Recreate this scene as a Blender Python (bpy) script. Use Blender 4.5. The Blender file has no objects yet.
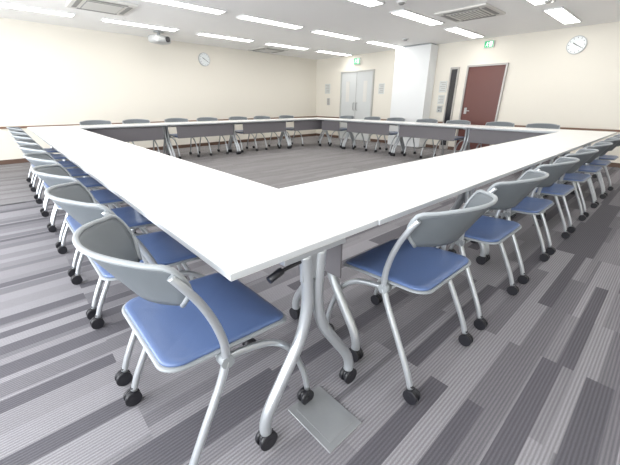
import bpy, bmesh, math
from mathutils import Vector, Matrix
PI=math.pi
S=bpy.context.scene; C=S.collection
WX,WY,HC=8.141,8.311,2.46          # far wall planes and ceiling height (metres)
X0,Y0=-3.2,-2.6                    # window wall and back wall behind the camera
SK=math.atan(.46/8.141)            # the left wall runs slightly out of square
# ---------- materials ----------
def new_mat(name,col,rough=.5,metal=0,**kw):
    m=bpy.data.materials.new(name); m.use_nodes=True
    b=m.node_tree.nodes['Principled BSDF']
    b.inputs['Base Color'].default_value=(*col,1); b.inputs['Roughness'].default_value=rough; b.inputs['Metallic'].default_value=metal
    nt=m.node_tree
    if kw.get('noise'):
        sc,amt=kw['noise']
        tc=nt.nodes.new('ShaderNodeTexCoord'); n=nt.nodes.new('ShaderNodeTexNoise'); n.inputs['Scale'].default_value=sc
        nt.links.new(tc.outputs['Object'],n.inputs['Vector'])
        bp=nt.nodes.new('ShaderNodeBump'); bp.inputs['Strength'].default_value=amt; bp.inputs['Distance'].default_value=.002
        nt.links.new(n.outputs['Fac'],bp.inputs['Height']); nt.links.new(bp.outputs['Normal'],b.inputs['Normal'])
    if kw.get('emit'):
        b.inputs['Emission Color'].default_value=(*kw.get('ecol',(1,1,1)),1); b.inputs['Emission Strength'].default_value=kw['emit']
    return m
M={}
M['white']=new_mat('white_laminate',(.81,.805,.79),.28)
M['edge']=new_mat('grey_edge_band',(.50,.52,.54),.4)
M['silver']=new_mat('silver_painted_steel',(.47,.495,.52),.28,.6)
M['shell']=new_mat('grey_plastic',(.115,.130,.143),.5,0,noise=(300,.1))
M['rim_grey']=new_mat('light_grey_rim_plastic',(.27,.29,.305),.42)
M['seatshell']=new_mat('light_grey_plastic',(.24,.258,.272),.45)
M['blue']=new_mat('blue_vinyl',(.080,.128,.265),.34,0,noise=(400,.15))
M['black']=new_mat('black_rubber',(.012,.012,.016),.4)
M['dark']=new_mat('charcoal_plastic',(.05,.05,.06),.45)
M['panel']=new_mat('grey_modesty_panel',(.125,.118,.128),.55,0,noise=(200,.2))
M['cream']=new_mat('cream_wallpaper',(.765,.728,.650),.8,0,noise=(120,.15))
M['ceil']=new_mat('ceiling_board',(.93,.93,.925),.85)
M['wood']=new_mat('brown_wood_trim',(.20,.11,.07),.45)
M['base']=new_mat('brown_baseboard',(.12,.07,.05),.5)
M['partition']=new_mat('white_partition_panel',(.77,.785,.79),.45)
M['doorgrey']=new_mat('light_grey_door',(.60,.62,.62),.45)
M['reddoor']=new_mat('wine_red_door',(.13,.045,.036),.38)
M['frame']=new_mat('door_frame_steel',(.42,.40,.38),.4,.3)
M['paleframe']=new_mat('pale_door_frame',(.50,.50,.48),.4,.2)
M['glass']=new_mat('dark_glass',(.03,.03,.035),.1)
M['lamp']=new_mat('fluorescent_diffuser',(1,1,1),.5,0,emit=11.5,ecol=(1,.985,.955))
M['lampframe']=new_mat('white_lamp_frame',(.75,.75,.75),.4)
M['ac']=new_mat('off_white_plastic',(.68,.67,.64),.45)
M['acdark']=new_mat('vent_slot_grey',(.28,.28,.27),.6)
M['rim']=new_mat('clock_rim_grey',(.45,.46,.46),.4)
M['steel']=new_mat('brushed_steel',(.33,.34,.35),.42,.6,noise=(60,.2))
M['green']=new_mat('sign_green',(.01,.33,.12),.4,0,emit=.5,ecol=(.02,.5,.2))
M['signwhite']=new_mat('sign_white',(.9,.95,.9),.4,0,emit=.6)
M['paper']=new_mat('paper',(.62,.64,.62),.7)
M['clockface']=new_mat('clock_face',(.80,.83,.83),.35)
def carpet():
    m=bpy.data.materials.new('striped_carpet'); m.use_nodes=True; nt=m.node_tree; N=nt.nodes; Lk=nt.links
    b=N['Principled BSDF']; b.inputs['Roughness'].default_value=.85
    tc=N.new('ShaderNodeTexCoord'); sp=N.new('ShaderNodeSeparateXYZ'); Lk.new(tc.outputs['Object'],sp.inputs[0])
    def mth(op,a,c=None,d=None):
        n=N.new('ShaderNodeMath'); n.operation=op
        for i,v in enumerate((a,c,d)):
            if v is None: continue
            if isinstance(v,(int,float)): n.inputs[i].default_value=v
            else: Lk.new(v,n.inputs[i])
        return n.outputs[0]
    X,Y=sp.outputs['X'],sp.outputs['Y']
    def layer(tile,off,scale,seed,rowh):
        row=mth('FLOOR',mth('DIVIDE',Y,rowh))
        st=mth('MULTIPLY',mth('FRACT',mth('MULTIPLY',mth('ADD',row,40),.5)),tile)
        ix=mth('FLOOR',mth('DIVIDE',mth('ADD',mth('ADD',X,off),st),tile))
        w=mth('ADD',mth('MULTIPLY',Y,scale),mth('MULTIPLY',ix,17.37+seed))
        v=N.new('ShaderNodeTexVoronoi'); v.voronoi_dimensions='1D'; v.inputs['Scale'].default_value=1; Lk.new(w,v.inputs['W'])
        s=N.new('ShaderNodeSeparateColor'); Lk.new(v.outputs['Color'],s.inputs[0]); return s.outputs[0]
    A=layer(1.0,.2,9,0,.5); B_=layer(1.0,.7,12.5,5.1,.5)
    r1=N.new('ShaderNodeValToRGB'); r1.color_ramp.interpolation='CONSTANT'
    e=r1.color_ramp.elements; e[0].position=0; e[0].color=(.170,.163,.178,1); e[1].position=.35; e[1].color=(.222,.214,.230,1)
    x=e.new(.64); x.color=(.132,.126,.140,1); x=e.new(.84); x.color=(.196,.188,.203,1)
    Lk.new(A,r1.inputs[0])
    gt=mth('GREATER_THAN',B_,.66)
    mx=N.new('ShaderNodeMix'); mx.data_type='RGBA'; Lk.new(gt,mx.inputs['Factor']); Lk.new(r1.outputs[0],mx.inputs['A']); mx.inputs['B'].default_value=(.082,.078,.091,1)
    # grazing-view glare painted into the colour towards the middle; far zone is paler carpet
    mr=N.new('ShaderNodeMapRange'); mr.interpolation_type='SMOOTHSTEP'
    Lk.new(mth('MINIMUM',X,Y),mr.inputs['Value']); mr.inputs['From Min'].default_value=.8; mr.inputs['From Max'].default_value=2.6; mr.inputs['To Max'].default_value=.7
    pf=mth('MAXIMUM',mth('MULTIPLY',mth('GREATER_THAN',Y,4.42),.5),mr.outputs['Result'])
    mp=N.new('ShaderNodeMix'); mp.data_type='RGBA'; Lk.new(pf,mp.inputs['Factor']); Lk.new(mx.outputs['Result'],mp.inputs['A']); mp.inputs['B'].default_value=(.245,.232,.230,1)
    sn=mth('SINE',mth('MULTIPLY',Y,2*PI/.0125))
    gain=mth('ADD',mth('MULTIPLY',sn,.22),1.0)
    nz=N.new('ShaderNodeTexNoise'); nz.inputs['Scale'].default_value=260; Lk.new(tc.outputs['Object'],nz.inputs['Vector'])
    gain=mth('MULTIPLY',gain,mth('ADD',mth('MULTIPLY',nz.outputs['Fac'],.8),.6))
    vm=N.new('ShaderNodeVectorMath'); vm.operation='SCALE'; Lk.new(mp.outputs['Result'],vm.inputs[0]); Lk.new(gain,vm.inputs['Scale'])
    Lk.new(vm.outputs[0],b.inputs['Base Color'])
    bp=N.new('ShaderNodeBump'); bp.inputs['Strength'].default_value=.4; bp.inputs['Distance'].default_value=.002
    Lk.new(sn,bp.inputs['Height']); Lk.new(bp.outputs[0],b.inputs['Normal'])
    return m
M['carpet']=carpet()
# ---------- mesh helpers ----------
def box(bm,a,b,bev=0,mi=0):
    x0,y0,z0=a; x1,y1,z1=b
    mat=Matrix.Translation(((x0+x1)/2,(y0+y1)/2,(z0+z1)/2))@Matrix.Diagonal((abs(x1-x0),abs(y1-y0),abs(z1-z0),1))
    r=bmesh.ops.create_cube(bm,size=1,matrix=mat)
    if bev:
        es=list(set(e for v in r['verts'] for e in v.link_edges))
        bmesh.ops.bevel(bm,geom=es,offset=bev,segments=3,affect='EDGES',profile=.5)
    return bm
def cyl(bm,c,axis,r,h,n=20,r2=None):
    z=Vector(axis).normalized(); q=z.to_track_quat('Z','Y').to_matrix().to_4x4()
    rr=bmesh.ops.create_cone(bm,cap_ends=True,segments=n,radius1=r,radius2=r if r2 is None else r2,depth=h,matrix=Matrix.Translation(c)@q)
    for f in set(f for v in rr['verts'] for f in v.link_faces): f.smooth=len(f.verts)==4
def catmull(pts,sub=6):
    P=[Vector(q) for q in pts]; P=[P[0]*2-P[1]]+P+[P[-1]*2-P[-2]]; out=[]
    for i in range(1,len(P)-2):
        a,b,c,d=P[i-1:i+3]
        for j in range(sub):
            t=j/sub
            out.append(.5*((2*b)+(c-a)*t+(2*a-5*b+4*c-d)*t*t+(3*b-a-3*c+d)*t**3))
    out.append(P[-2]); return out
def tube(bm,pts,r,n=10,sub=6,smooth=True,r1=None,flat=1.0):
    P=catmull(pts,sub) if smooth else [Vector(q) for q in pts]
    rings=[]; T0=(P[1]-P[0]).normalized(); up=Vector((1,0,0)) if abs(T0.x)<.8 else Vector((0,0,1))
    nrm=(up-T0*up.dot(T0)).normalized()
    for i,q in enumerate(P):
        T=(P[min(i+1,len(P)-1)]-P[max(i-1,0)]).normalized()
        rr=r if r1 is None else r+(r1-r)*i/(len(P)-1)
        nrm=(nrm-T*nrm.dot(T)).normalized(); bn=T.cross(nrm)
        rings.append([bm.verts.new(q+(nrm*math.cos(2*PI*j/n)*flat+bn*math.sin(2*PI*j/n))*rr) for j in range(n)])
    for a,b in zip(rings,rings[1:]):
        for j in range(n):
            f=bm.faces.new((a[j],a[(j+1)%n],b[(j+1)%n],b[j])); f.smooth=True
    bm.faces.new(rings[0][::-1]); bm.faces.new(rings[-1])
def obj(name,bm,mats,parent=None,kind=None,label=None):
    bmesh.ops.recalc_face_normals(bm,faces=bm.faces)
    me=bpy.data.meshes.new(name); bm.to_mesh(me); bm.free()
    me.materials.append(M[mats])
    o=bpy.data.objects.new(name,me); C.objects.link(o)
    if parent: o.parent=parent
    if kind: o['kind']=kind
    if label: o['label']=label
    return o
def B(): return bmesh.new()
def thing(name,label,cat,loc=(0,0,0),rz=0,group=None):
    o=bpy.data.objects.new(name,None); C.objects.link(o); o.location=loc; o.rotation_euler=(0,0,rz)
    o.empty_display_size=.1
    o['label']=label; o['category']=cat
    if group: o['group']=group
    return o
def dup(root,loc,rz,label,group=None):
    r=root.copy(); C.objects.link(r); r.location=loc; r.rotation_euler=(0,0,rz); r['label']=label
    if group: r['group']=group
    for ch in list(root.children):
        c=ch.copy(); C.objects.link(c); c.parent=r
        for g in list(ch.children):
            d=g.copy(); C.objects.link(d); d.parent=c
    return r
# ---------- setting ----------
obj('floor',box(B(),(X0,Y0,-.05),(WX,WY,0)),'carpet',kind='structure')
obj('ceiling',box(B(),(X0,Y0,HC),(WX+.1,WY+.1,HC+.08)),'ceil',kind='structure')
def leftwall(o): o.location=(WX,WY,0); o.rotation_euler=(0,0,SK)
leftwall(obj('wall_left',box(B(),(X0-WX-.3,0,-.05),(.1,.1,HC)),'cream',kind='structure'))
leftwall(obj('baseboard_left',box(B(),(X0-WX,-.015,0),(0,0,.08)),'base',kind='structure'))
ZR=.655; ZT=.018
leftwall(obj('trim_1',box(B(),(X0-WX,-.022,ZR-ZT),(0,0,ZR+ZT),.004),'wood',kind='structure'))
obj('wall_right',box(B(),(WX,Y0,-.05),(WX+.1,WY,HC)),'cream',kind='structure')
obj('wall_back',box(B(),(X0,Y0-.1,-.05),(WX+.1,Y0,HC)),'cream',kind='structure')
g=B(); box(g,(X0-.1,Y0,-.05),(X0,WY+.1,.45)); box(g,(X0-.1,Y0,2.35),(X0,WY+.1,HC))
for yy in (Y0,.8,4.3,WY-.9): box(g,(X0-.1,yy,.45),(X0,yy+.3,2.35))
obj('wall_window_side',g,'cream',kind='structure')
obj('trim_3',box(B(),(X0,4.36,0),(-.32,4.41,.004)),'dark',kind='structure')
dA,dB,dz=7.09,5.87,1.985
rA,rB,rz_=3.09,2.29,1.90
na,nb=3.50,3.35
pa,pb=4.92,3.93
bb=B(); tr=B()
for a,b in [(Y0,rB-.05),(rA+.05,nb-.04),(na+.04,pb),(pa,dB-.06),(dA+.06,WY)]:
    box(bb,(WX-.015,a,0),(WX,b,.08)); box(tr,(WX-.022,a,ZR-ZT),(WX,b,ZR+ZT))
obj('baseboard_right',bb,'base',kind='structure'); obj('trim_2',tr,'wood',kind='structure')
d1=obj('door_1',box(B(),(WX-.03,dB,0.01),(WX-.001,dA,dz),.003),'doorgrey',kind='structure',label='light grey double door in the far wall')
mid=(dA+dB)/2
g=B(); box(g,(WX-.05,dB-.04,0),(WX-.001,dB,dz+.04)); box(g,(WX-.05,dA,0),(WX-.001,dA+.04,dz+.04)); box(g,(WX-.05,dB,dz),(WX-.001,dA,dz+.04)); obj('door_frame',g,'paleframe',d1)
g=B(); box(g,(WX-.033,mid-.006,.01),(WX-.029,mid+.006,dz)); obj('door_gap',g,'acdark',d1)
for s in (-1,1):
    g=B(); box(g,(WX-.036,mid+s*.35-.07,1.15),(WX-.028,mid+s*.35+.07,dz-.25),.003); obj('door_pane',g,'ac',d1)
    g=B(); tube(g,[(WX-.03,mid+s*.06,.9),(WX-.08,mid+s*.06,.92),(WX-.08,mid+s*.06,1.1),(WX-.03,mid+s*.06,1.12)],.01,8,smooth=False); obj('door_handle',g,'steel',d1)
d2=obj('door_2',box(B(),(WX-.03,rB,0.01),(WX-.001,rA,rz_),.003),'reddoor',kind='structure',label='wine red door in the right wall')
g=B(); box(g,(WX-.06,rB-.035,0),(WX-.001,rB,rz_+.035)); box(g,(WX-.06,rA,0),(WX-.001,rA+.035,rz_+.035)); box(g,(WX-.06,rB,rz_),(WX-.001,rA,rz_+.035)); obj('door_frame',g,'frame',d2)
g=B(); cyl(g,(WX-.05,rA-.08,.95),(1,0,0),.012,.05); box(g,(WX-.085,rA-.19,.94),(WX-.07,rA-.07,.96),.003); box(g,(WX-.038,rA-.11,.88),(WX-.028,rA-.05,1.02),.003); obj('door_handle',g,'rim',d2)
w1=obj('window_1',box(B(),(WX-.02,nb,.1),(WX-.001,na,rz_-.02)),'glass',kind='structure',label='tall narrow dark window beside the red door')
g=B(); box(g,(WX-.05,nb-.03,0),(WX-.001,nb,rz_+.02)); box(g,(WX-.05,na,0),(WX-.001,na+.03,rz_+.02)); box(g,(WX-.05,nb,rz_-.02),(WX-.001,na,rz_+.02)); box(g,(WX-.05,nb,0),(WX-.001,na,.1)); obj('window_frame',g,'frame',w1)
t=thing('folding_partition','stack of tall white movable partition panels parked against the far wall','partition',(WX-.2,(pa+pb)/2,0))
hw=(pa-pb)/2
for i in range(4):
    g=B(); x0=-.18+i*.09; box(g,(x0,-hw,.02),(x0+.084,hw,HC-.03),.004); obj('partition_panel',g,'partition',t)
g=B(); box(g,(-.14,-hw*.9,HC-.03),(.14,hw*.9,HC-.001)); obj('ceiling_track',g,'silver',t)
def plate(name,label,cat,y,z,w,h,mat,th=.012):
    o=obj(name,box(B(),(-th,-w/2,-h/2),(.002,w/2,h/2),.001),mat); o.location=(WX,y,z); o['label']=label; o['category']=cat
    return o
yn=3.68
def sheet(label,y,z,w,h):
    o=plate('notice_sheet',label,'notice',y,z,w,h,'paper')
    g=B(); n=5
    for i in range(n):
        zz=h*.36-i*h*.17; box(g,(-.0135,-w*.36,zz-.008),(-.0118,w*(.36 if i%2==0 else .2),zz+.008))
    obj('printed_lines',g,'frame',o); return o
sheet('white notice sheet on wall between white partition and narrow dark window',yn,1.50,.19,.26)
sheet('lower pale notice sheet beside the narrow dark window',yn,1.20,.17,.22)
o=plate('wall_intercom','beige wall intercom below the notice sheets near the partition','intercom',yn,.98,.12,.16,'rim',.04)
g=B(); box(g,(-.046,-.04,.01),(-.04,.04,.05)); obj('speaker_grille',g,'acdark',o); g=B(); cyl(g,(-.045,0,-.04),(1,0,0),.014,.012); obj('button',g,'dark',o)
yt=7.75
sheet('small white notice high on wall left of the grey double door',yt,1.55,.24,.30)
sheet('white notice sheet just right of the grey double door',5.55,1.5,.2,.28)
o=plate('light_switch','light switch plate left of the grey double door','switch',yt-.05,1.15,.12,.22,'rim',.015)
for zz in (-.06,.0,.06):
    g=B(); box(g,(-.02,-.035,zz-.022),(-.015,.035,zz+.022)); obj('switch_rocker',g,'frame',o)
def exit_sign(y,z,label,k=1.0):
    t=thing('exit_sign',label,'exit sign',(WX-.001,y,z),0,'green exit signs')
    g=B(); box(g,(-.05,-.13*k,-.09*k),(0,.13*k,.09*k),.006); obj('sign_case',g,'ac',t)
    g=B(); box(g,(-.054,-.115*k,-.078*k),(-.049,.115*k,.078*k)); pn=obj('sign_panel',g,'green',t)
    g=B(); box(g,(-.057,-.09*k,-.06*k),(-.053,-.01*k,.06*k)); obj('doorway_mark',g,'signwhite',pn)
    g=B(); cyl(g,(-.058,.035*k,.045*k),(1,0,0),.012*k,.008,12)
    for a,b in (((.035,.03),(.05,-.01)),((.05,-.01),(.02,-.03)),((.02,-.03),(.03,-.06)),((.05,-.01),(.085,-.045)),((.04,.022),(.01,.01)),((.04,.022),(.07,.01))):
        tube(g,[(-.058,a[0]*k,a[1]*k),(-.058,b[0]*k,b[1]*k)],.007*k,6,smooth=False)
    obj('running_figure',g,'signwhite',pn)
exit_sign(6.50,2.28,'green exit sign above the light grey double door')
exit_sign(2.73,2.33,'green exit sign above the wine red door',.8)
def clock(loc,rz,label,h,mn):
    t=thing('wall_clock',label,'clock',loc,rz,'round wall clocks')
    g=B(); cyl(g,(0,-.018,0),(0,1,0),.155,.034,40); obj('clock_case',g,'rim',t)
    g=B(); cyl(g,(0,-.037,0),(0,1,0),.142,.004,40); f=obj('clock_face',g,'clockface',t)
    g=B()
    for i in range(12):
        a=i*PI/6; c,s=math.sin(a),math.cos(a)
        tube(g,[(c*.112,-.041,s*.112),(c*.132,-.041,s*.132)],.004,6,smooth=False)
    obj('hour_marks',g,'dark',f)
    for nm,L,a,w in (('hour_hand',.07,h,.006),('minute_hand',.105,mn,.004)):
        g=B(); tube(g,[(-math.sin(a)*.02,-.045,-math.cos(a)*.02),(math.sin(a)*L,-.045,math.cos(a)*L)],w,6,smooth=False); obj(nm,g,'black',t)
cxw=3.95
clock((cxw,WY-(WX-cxw)*math.tan(SK)-.001,2.125),SK,'round white clock on the cream left wall',5.3,2.1)
clock((WX-.001,1.13,2.15),-PI/2,'round white clock on the right wall, right of the red door',5.3,2.1)
# ---------- ceiling fittings ----------
def lamp():
    t=thing('ceiling_light','x','ceiling light',(0,0,0),0,'recessed fluorescent ceiling lights')
    g=B(); L,w=.655,.135
    box(g,(-L,-w,-.02),(L,-w+.02,0)); box(g,(-L,w-.02,-.02),(L,w,0)); box(g,(-L,-w,-.02),(-L+.02,w,0)); box(g,(L-.02,-w,-.02),(L,w,0)); obj('lamp_frame',g,'lampframe',t)
    g=B(); box(g,(-L+.02,-w+.02,-.015),(L-.02,w-.02,-.003)); obj('diffuser',g,'lamp',t)
    return t
lt=lamp(); first=True
od=['first','second','third','fourth','fifth','sixth','seventh','eighth','ninth','tenth']
rows=[(6.72,[.40,2.12,3.88,5.62,7.35],'row nearest the left wall'),(4.84,[.30,2.12,3.75,5.45,7.2],'second row from the left wall'),(2.86,[3.55,5.35,7.15],'third row from the left wall'),(1.17,[5.2,6.95],'row nearest the right edge')]
for y,xs,nm in rows:
    for i,x in enumerate(reversed(xs)):
        lab='white fluorescent ceiling light, %s from the far wall in %s'%(od[i],nm)
        if first: lt.location=(x,y,HC-.0005); lt['label']=lab; first=False
        else: dup(lt,(x,y,HC-.0005),0,lab)
for j,(x,y) in enumerate(((1.8,2.86),(.1,2.86),(3.4,1.17),(1.6,1.17),(-.2,1.17),(1.6,-.6),(3.4,-.6),(5.2,-.6),(7,-.6))):
    dup(lt,(x,y,HC-.0005),0,'fluorescent ceiling light overhead, %s of those outside the photo'%od[j])
def aircon(X,Y,label):
    t=thing('ceiling_air_conditioner',label,'air conditioner',(X,Y,HC-.0005),0,'ceiling cassette air conditioners')
    g=B(); box(g,(-.40,-.40,-.03),(.40,.40,0),.012); obj('panel',g,'ac',t)
    g=B(); box(g,(-.24,-.24,-.038),(.24,.24,-.029)); gr=obj('intake_grille',g,'acdark',t)
    g=B()
    for i in range(9): box(g,(-.23,-.22+i*.055-.013,-.044),(.23,-.22+i*.055+.013,-.037))
    obj('grille_slats',g,'ac',gr)
    for s in (-1,1):
        g=B(); box(g,(-.27,s*.32-.03,-.036),(.27,s*.32+.03,-.029)); obj('louver',g,'acdark',t)
        g=B(); box(g,(s*.32-.03,-.27,-.036),(s*.32+.03,.27,-.029)); obj('louver',g,'acdark',t)
aircon(1.25,5.72,'square ceiling air conditioner near the top left of the photo'); aircon(5.66,2.14,'square ceiling air conditioner on the right, before the red door'); aircon(5.6,7.55,'square ceiling air conditioner far off near the left wall')
for (X,Y),lab in (((4.35,2.55),'round white ceiling detector near the top centre of the photo'),((5.75,1.1),'round white ceiling detector near the light closest to the right edge'),((6.9,4.1),'round white ceiling detector in front of the parked partition')):
    t=thing('smoke_detector',lab,'smoke detector',(X,Y,HC-.0005),0,'ceiling detectors')
    g=B(); cyl(g,(0,0,-.01),(0,0,1),.07,.02,24); obj('detector_base',g,'lampframe',t)
    g=B(); cyl(g,(0,0,-.03),(0,0,-1),.05,.02,24,.03); obj('detector_head',g,'acdark',t)
t=thing('ceiling_projector','small rounded silver projector hanging from the ceiling near the left wall','projector',(2.58,7.2,HC-.0005),PI/8)
g=B(); cyl(g,(0,0,-.04),(0,0,1),.03,.08); cyl(g,(0,0,-.008),(0,0,1),.1,.016); obj('mount',g,'silver',t)
g=B(); box(g,(-.20,-.15,-.215),(.20,.15,-.065),.065)
for f in g.faces: f.smooth=True
obj('body',g,'rim',t)
g=B(); cyl(g,(.07,-.155,-.14),(0,1,0),.05,.04,24); obj('lens',g,'black',t)
t=thing('floor_outlet_cover','brushed grey steel floor outlet cover under the near table corner','outlet cover',(.31,-.03,0))
g=B(); box(g,(-.085,-.115,0),(.085,.115,.006),.002); obj('plate',g,'steel',t)
g=B(); box(g,(-.06,-.09,.006),(.06,.09,.008)); obj('lid',g,'steel',t)
# ---------- chair ----------
def caster_bm(x,y,r,w):
    g=B()
    for s in (-1,1):
        cyl(g,(x+s*w*.5,y,r),(1,0,0),r*.97,w*.62,28); cyl(g,(x+s*w*.5,y,r),(1,0,0),r,w*.42,28); cyl(g,(x+s*w*.5,y,r),(1,0,0),r*.35,w*.75,16)
    cyl(g,(x,y,r*1.15),(1,0,0),r*.85,w*.35,20); cyl(g,(x,y+r*.3,r*2.1),(0,0,1),r*.32,r*.9,12)
    return g
def rounded(w,d,r,n=8):
    out=[]
    for cx,cy,a0 in ((w-r,d-r,0),(-(w-r),d-r,PI/2),(-(w-r),-(d-r),PI),(w-r,-(d-r),1.5*PI)):
        for i in range(n+1):
            a=a0+PI/2*i/n; out.append((cx+r*math.cos(a),cy+r*math.sin(a)))
    return out
def pad(w,d,r,z0,z1,zf):
    g=B(); o=rounded(w,d,r); rings=[]
    h=z1-z0
    prof=[(.0,z1),(.35,z1),(.7,z1),(.9,z1-.001),(.97,z1-.2*h),(1,z1-.45*h),(1,z0+.2*h),(.97,z0),(.5,z0),(0,z0)]
    for s,z in prof:
        if s==0: rings.append([g.verts.new((0,0,z+zf(0,0)))]); continue
        rings.append([g.verts.new((x*s,y*s,z+zf(x*s,y*s))) for x,y in o])
    n=len(o)
    for a,b in zip(rings,rings[1:]):
        for j in range(n):
            k2=(j+1)%n
            if len(a)==1: f=g.faces.new((a[0],b[j],b[k2]))
            elif len(b)==1: f=g.faces.new((a[j],b[0],a[k2]))
            else: f=g.faces.new((a[j],b[j],b[k2],a[k2]))
            f.smooth=True
    return g
def seat_z(x,y):
    return .0108*(x/.2)**2 - .0245*max(0,(y-.05)/.17)**2 + .012*max(0,(-y-.08)/.13)
def make_chair():
    t=thing('conference_chair','x','chair',(0,0,0),0)
    st=obj('seat',pad(.219,.212,.06,.436,.450,seat_z),'seatshell',t)
    obj('cushion',pad(.209,.202,.054,.445,.462,seat_z),'blue',st,label='blue seat cushion')
    def shell(u,v):       # u -1..1 across, v 0..1 up
        hw=.176+.067*min(1,v*1.5)**.7; x=u*hw
        y=-.190-.100*v+.135*(abs(x)/.243)**2.2
        z=.622+.164*v-.008*(1-v)*(1-abs(u)**2)-.024*v*abs(u)**3
        return x,y,z
    g=B(); nx,nz=22,8; F=[[None]*(nx+1) for _ in range(nz+1)]; K=[[None]*(nx+1) for _ in range(nz+1)]
    for j in range(nz+1):
        for i in range(nx+1):
            x,y,z=shell(-1+2*i/nx,j/nz)
            F[j][i]=g.verts.new((x,y+.004,z)); K[j][i]=g.verts.new((x,y-.004,z))
    for A_ in (F,K):
        for j in range(nz):
            for i in range(nx):
                f=g.faces.new((A_[j][i],A_[j][i+1],A_[j+1][i+1],A_[j+1][i])); f.smooth=True
    for j in range(nz):
        for i in (0,nx): g.faces.new((F[j][i],F[j+1][i],K[j+1][i],K[j][i]))
    for i in range(nx):
        for j in (0,nz): g.faces.new((F[j][i],F[j][i+1],K[j][i+1],K[j][i]))
    sh=obj('backrest',g,'shell',t)
    g=B(); loop=[shell(-1+2*i/12,1) for i in range(13)]
    tube(g,[shell(-1,.0),shell(-1,.5)]+loop+[shell(1,.5),shell(1,0)],.0075,8,3); obj('back_rim',g,'rim_grey',sh)
    for s in (-1,1):
        g=B(); tube(g,[(s*.236,-.05,.43),(s*.241,-.053,.50),(s*.247,-.074,.58),(s*.250,-.105,.655),(s*.250,-.140,.715),(s*.244,-.162,.748)],.0130,12,5,r1=.0095,flat=.85); obj('back_frame',g,'silver',t)
    for s in (-1,1):
        g=B(); tube(g,[(s*.236,-.05,.435),(s*.238,-.078,.365),(s*.242,-.138,.25),(s*.246,-.198,.13),(s*.247,-.225,.06)],.0125,12,5); l=obj('leg',g,'silver',t)
        obj('caster',caster_bm(s*.247,-.235,.030,.023),'black',l)
        g=B(); tube(g,[(s*.216,-.06,.425),(s*.208,.03,.410),(s*.205,.13,.375),(s*.205,.210,.295),(s*.205,.265,.16),(s*.205,.285,.06)],.0118,12,5); l=obj('leg',g,'silver',t)
        obj('caster',caster_bm(s*.205,.275,.030,.023),'black',l)
        g=B(); cyl(g,(s*.230,-.05,.435),(1,0,0),.020,.036,18); obj('hinge',g,'seatshell',t)
    g=B(); tube(g,[(-.225,-.05,.42),(.225,-.05,.42)],.010,10,smooth=False); obj('crossbar',g,'silver',t)
    return t
ch=make_chair(); chf=[True]
def put(x,y,rz,label,group):
    if chf[0]: ch.location=(x,y,0); ch.rotation_euler=(0,0,rz); ch['label']=label; ch['group']=group; chf[0]=False
    else: dup(ch,(x,y,0),rz,label,group)
for i,v in enumerate((.275,.90,1.50,2.12,2.73,3.31,3.93,4.66,5.42)):
    put(.03,v,-PI/2,'blue-seated grey chair, %s from the near corner along the left table row'%od[i],'chairs along the left table row')
for i,v in enumerate((.865,1.54,2.235,2.90,3.60,4.24,4.83,5.45)):
    put(v,.02,0,'blue-seated grey chair, %s from the near corner along the right table row'%od[i],'chairs along the right table row')
for i,v in enumerate((1.0,1.7,2.5,3.2,4.0,4.7,5.5)):
    put(v,6.535,PI,'grey chair behind the far left table row, %s from its left end'%od[i],'chairs behind the far left table row')
for i,v in enumerate((1.0,1.7,2.5,3.2,4.0,4.7,5.55)):
    put(6.535,v,PI/2,'grey chair behind the far right table row, %s from its right end'%od[i],'chairs behind the far right table row')
# ---------- tables ----------
def make_table(L):
    t=thing('folding_table','x','table')
    g=B(); box(g,(.0045,0,.696),(L-.0045,.6,.72),.002); tp=obj('tabletop',g,'white',t)
    g=B(); box(g,(.0035,-.0012,.698),(L-.0035,.6012,.716),.001); obj('edge_band',g,'edge',tp)
    g=B(); box(g,(.1,.28,.66),(L-.1,.32,.693),.004); obj('beam',g,'silver',t)
    g=B(); box(g,(.13,.548,.44),(L-.13,.556,.675),.002); obj('modesty_panel',g,'panel',t)
    for e in (0,1):
        ex=.027 if e==0 else L-.027; s=1 if e==0 else -1; yc=.298
        g=B(); box(g,(ex-.02,.17,.676),(ex+.02,.43,.696),.003); box(g,(ex-.007,yc-.05,.585),(ex+.007,yc+.05,.68),.004); tube(g,[(ex,yc,.68),(ex+s*.05,yc,.66),(ex+s*.09,yc,.675)],.018,8); obj('leg_bracket',g,'silver',t)
        g=B(); tube(g,[(ex,.25,.66),(ex,.17,.653),(ex,.145,.645)],.006,8); tube(g,[(ex,.175,.655),(ex,.128,.640)],.0115,8,smooth=False); obj('lever',g,'black',t)
        for q in (-1,1):
            g=B(); tube(g,[(ex,yc+q*.034,.68),(ex,yc+q*.024,.58),(ex,yc+q*.024,.48),(ex,yc+q*.055,.37),(ex,yc+q*.130,.25),(ex,yc+q*.192,.155),(ex,yc+q*.212,.10),(ex,yc+q*.212,.065)],.0205,16,8); l=obj('leg',g,'silver',t)
            obj('caster',caster_bm(ex,yc+q*.212,.034,.026),'black',l)
    return t
protos={}
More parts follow.
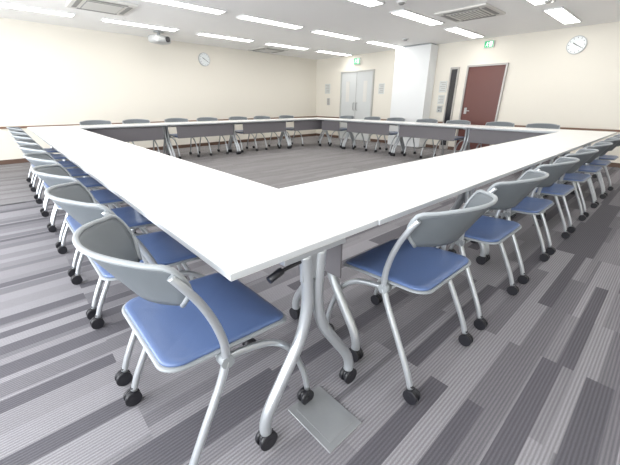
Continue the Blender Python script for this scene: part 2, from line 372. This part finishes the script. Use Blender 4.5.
def table(L,loc,rz,label,group):
    if L not in protos:
        t=make_table(L); t.location=loc; t.rotation_euler=(0,0,rz); t['label']=label; t['group']=group; protos[L]=t
    else: dup(protos[L],loc,rz,label,group)
y=0
for i,L in enumerate((1.8,1.8,1.5,1.5)):
    y+=L; table(L,(0,y,0),-PI/2,'long white-topped folding table, %s from the near corner in the left row'%od[i],'white tables of the left row')
for i in range(4):
    table(1.5,(.6+1.5*i,0,0),0,'long white-topped folding table, %s from the near corner in the right row'%od[i],'white tables of the right row')
for i in range(4):
    table(1.5,(2.1+1.5*i,6.6,0),PI,'white-topped table with dark front panel, %s from left in the far left row'%od[i],'white tables of the far left row')
yy=.6
for i,L in enumerate((1.5,1.5,1.5,.9)):
    table(L,(6.6,yy,0),PI/2,'white-topped table with dark front panel, %s from right in the far right row'%od[i],'white tables of the far right row'); yy+=L
# ---------- light & camera ----------
w=bpy.data.worlds.new('World'); S.world=w; w.use_nodes=True
w.node_tree.nodes['Background'].inputs[0].default_value=(.92,.96,1,1); w.node_tree.nodes['Background'].inputs[1].default_value=1.5
def area(name,loc,rot,sx,sy,e,col):
    l=bpy.data.lights.new(name,'AREA'); l.shape='RECTANGLE'; l.size=sx; l.size_y=sy; l.energy=e; l.color=col
    o=bpy.data.objects.new(name,l); C.objects.link(o); o.location=loc; o.rotation_euler=rot
area('window_daylight',(X0-.15,1.8,1.3),(0,-PI/2-math.radians(16),0),1.9,8.2,570,(.93,.965,1))
cam=bpy.data.cameras.new('camera'); co=bpy.data.objects.new('camera',cam); C.objects.link(co); S.camera=co
yaw,pitch,roll=.829,.381,.005
F=Vector((math.cos(yaw)*math.cos(pitch),math.sin(yaw)*math.cos(pitch),-math.sin(pitch)))
R=Vector((math.sin(yaw),-math.cos(yaw),0)); U=R.cross(F)
c_,s_=math.cos(roll),math.sin(roll); R,U=R*c_+U*s_,-R*s_+U*c_
co.matrix_world=Matrix(((R[0],U[0],-F[0],-.329),(R[1],U[1],-F[1],-.644),(R[2],U[2],-F[2],1.110),(0,0,0,1)))
cam.sensor_width=36; cam.lens=36*323.611/620; cam.clip_start=.02
S.view_settings.view_transform='Standard'
